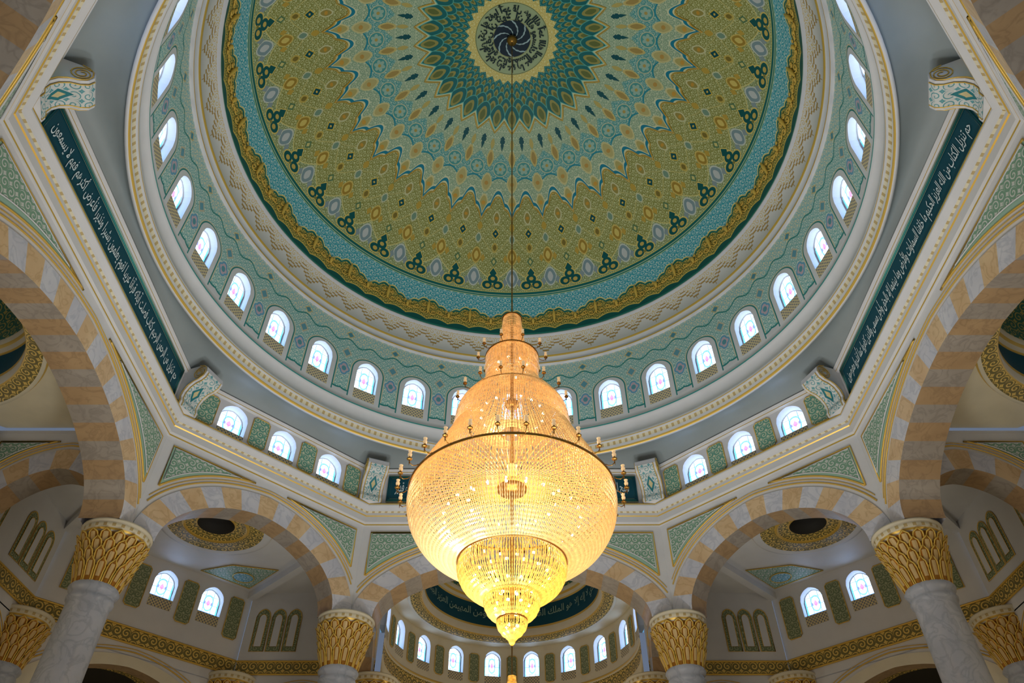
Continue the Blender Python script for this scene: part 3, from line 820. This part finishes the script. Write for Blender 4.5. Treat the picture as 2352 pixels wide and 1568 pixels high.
def ring(R,z,h=.07,w=.05):
    mb=MB(); lathe(mb,[(R,z-h,0),(R+w,z-h*.5,0),(R+w,z+h*.5,0),(R,z+h,0),(R-w,z+h*.5,0),(R-w,z-h*.5,0),(R,z-h,0)],96); return mb.build('ring_band',[BRASS])
for R,z in ((.33,18.6),(.86,16.74),(1.44,14.77),(2.86,11.47),(1.41,9.47),(.69,8.54),(.36,7.96)): cpart('ring_band',ring(R,z,.025 if R<2.5 else .05,.02))
mb=MB(); lathe(mb,[(.0,11.6,0),(.4,11.65,0),(.45,11.85,0),(.2,12.0,0),(.15,12.5,0),(0,12.5,0)],32); cpart('hub',mb.build('hub',[BRASS]))
mb=MB(); lathe(mb,[(.0,14.7,0),(.2,14.72,0),(.22,14.85,0),(.1,15.0,0),(0,15,0)],24); cpart('hub',mb.build('hub',[BRASS]))
mb=MB(); tube(mb,[(0,0,0),(0,.08,-.08),(0,.2,-.12),(0,.3,-.06),(0,.32,.05)],.016,5,0)
mbs=MB(); lathe(mbs,[(.0,.04,0),(.08,.06,0),(.09,.09,0),(.04,.12,0),(.03,.18,0)],12,cy=.32)
off=len(mb.v); mb.v+=mbs.v; mb.f+=[tuple(i+off for i in f) for f in mbs.f]; mb.m+=mbs.m; mb.uv+=mbs.uv; mb.sm+=mbs.sm
tube(mb,[(0,.32,-.02),(0,.32,-.16)],.02,4,0,rf=lambda i:(.02,.005)[i])
ARM=mb.build('candle_arm',[BRASS],False)
mb=MB(); lathe(mb,[(.03,.16,0),(.06,.2,0),(.07,.26,0),(.045,.32,0),(.065,.39,0)],12,cy=.32); SH=mb.build('lamp_shade',[SHADE])
for R,z,n,sc in ((.88,16.74,10,.7),(1.46,14.77,16,.72),(2.9,11.47,28,.82)):
    for k in range(n):
        o=cpart('candle_arm',ARM,mat=Matrix.Translation((0,0,z))@FR(360*(k+.5)/n,R)@Matrix.Scale(sc,4)); obj('lamp_shade',SH,parent=o)
import bmesh
bm=bmesh.new(); bmesh.ops.create_icosphere(bm,subdivisions=1,radius=.045); BM=bpy.data.meshes.new('bulb'); bm.to_mesh(BM); bm.free(); BM.materials.append(BULB)
for R,z,n in ((.5,16.35,8),(.95,14.35,16),(1.85,10.75,24),(1.2,11.3,14),(.95,9.1,14),(.45,8.9,8),(.42,8.3,8),(.15,7.8,4)):
    for k in range(n):
        t=2*pi*(k+.3)/n; cpart('bulb',BM,mat=Matrix.Translation((R*sin(t),R*cos(t),z)))

e=obj('small_chandelier',None,'small golden crystal chandelier hanging under the apse dome','chandelier',loc=(0,22.75,12.4))
mb=MB(); tube(mb,[(0,0,13.6),(0,0,2.8)],.04,6,0); obj('cable',mb.build('cable',[BRASS]),parent=e)
mb=MB(); curtain(mb,[(.2,2.8),(.26,2.4),(.55,1.9)],40,.02); curtain(mb,[(.55,1.85),(.5,1.5),(.9,1.1)],50,.02); curtain(mb,[(.9,1.1),(.85,.6),(.4,.2),(.05,0)],50,.02)
obj('crystal_basket',mb.build('crystal_basket',[CRY2],False),kind='stuff',parent=e)

# ---------------------------------------------------------------- lights
def plight(x,y,z,P,c,r=.6):
    l=bpy.data.lights.new('lamp_and_fill_light','POINT'); l.energy=P; l.color=c; l.shadow_soft_size=r  # serves both the chandelier light and the added fills
    o=bpy.data.objects.new('lamp_and_fill_light',l); o.location=(x,y,z); COL.objects.link(o)
for k in range(4):
    t=2*pi*(k+.5)/4
    l=bpy.data.lights.new('added_fill_spot','SPOT'); l.energy=3200; l.color=(.94,.98,1.0); l.shadow_soft_size=1.2; l.spot_size=rad(104); l.spot_blend=.7  # upward fill added to brighten hall and dome, no fixture here
    o=bpy.data.objects.new('added_fill_spot',l); o.location=(5*sin(t),5*cos(t),0); o.rotation_euler=(pi,0,0); COL.objects.link(o)
plight(0,0,2,1000,(1.0,.95,.86),1.5)  # added central fill that lifts the arch undersides, no lamp hangs here
plight(0,0,12.6,130,(1,.8,.5),.5); plight(0,0,10.6,110,(1,.78,.46),.6); plight(0,0,8.9,28,(1,.76,.42),.3)
plight(0,20,8,480,(1,.88,.68),1); plight(20.5,0,8,330,(1,.82,.56),1); plight(-20.5,0,8,330,(1,.82,.56),1)  # unseen fills added to brighten the three apse bays
plight(14.5,14.5,6,110,(1,.86,.62),1); plight(-14.5,14.5,6,110,(1,.86,.62),1)  # warm fills added for the corner bays, without a source there
w=bpy.data.worlds.new('world'); scene.world=w; w.use_nodes=True
w.node_tree.nodes['Background'].inputs[0].default_value=(.5,.63,.9,1); w.node_tree.nodes['Background'].inputs[1].default_value=.25

# ---------------------------------------------------------------- camera
cd=bpy.data.cameras.new('camera'); cam=bpy.data.objects.new('camera',cd); COL.objects.link(cam)
cd.sensor_width=36; cd.lens=1711/2352*36; cam.location=(0,-17.65,0); cam.rotation_euler=(rad(90+44.8),0,0); scene.camera=cam
cd.clip_end=500
bpy.context.view_layer.update()
for o in list(scene.objects):
    if o.parent is None: o.location.z+=1.6
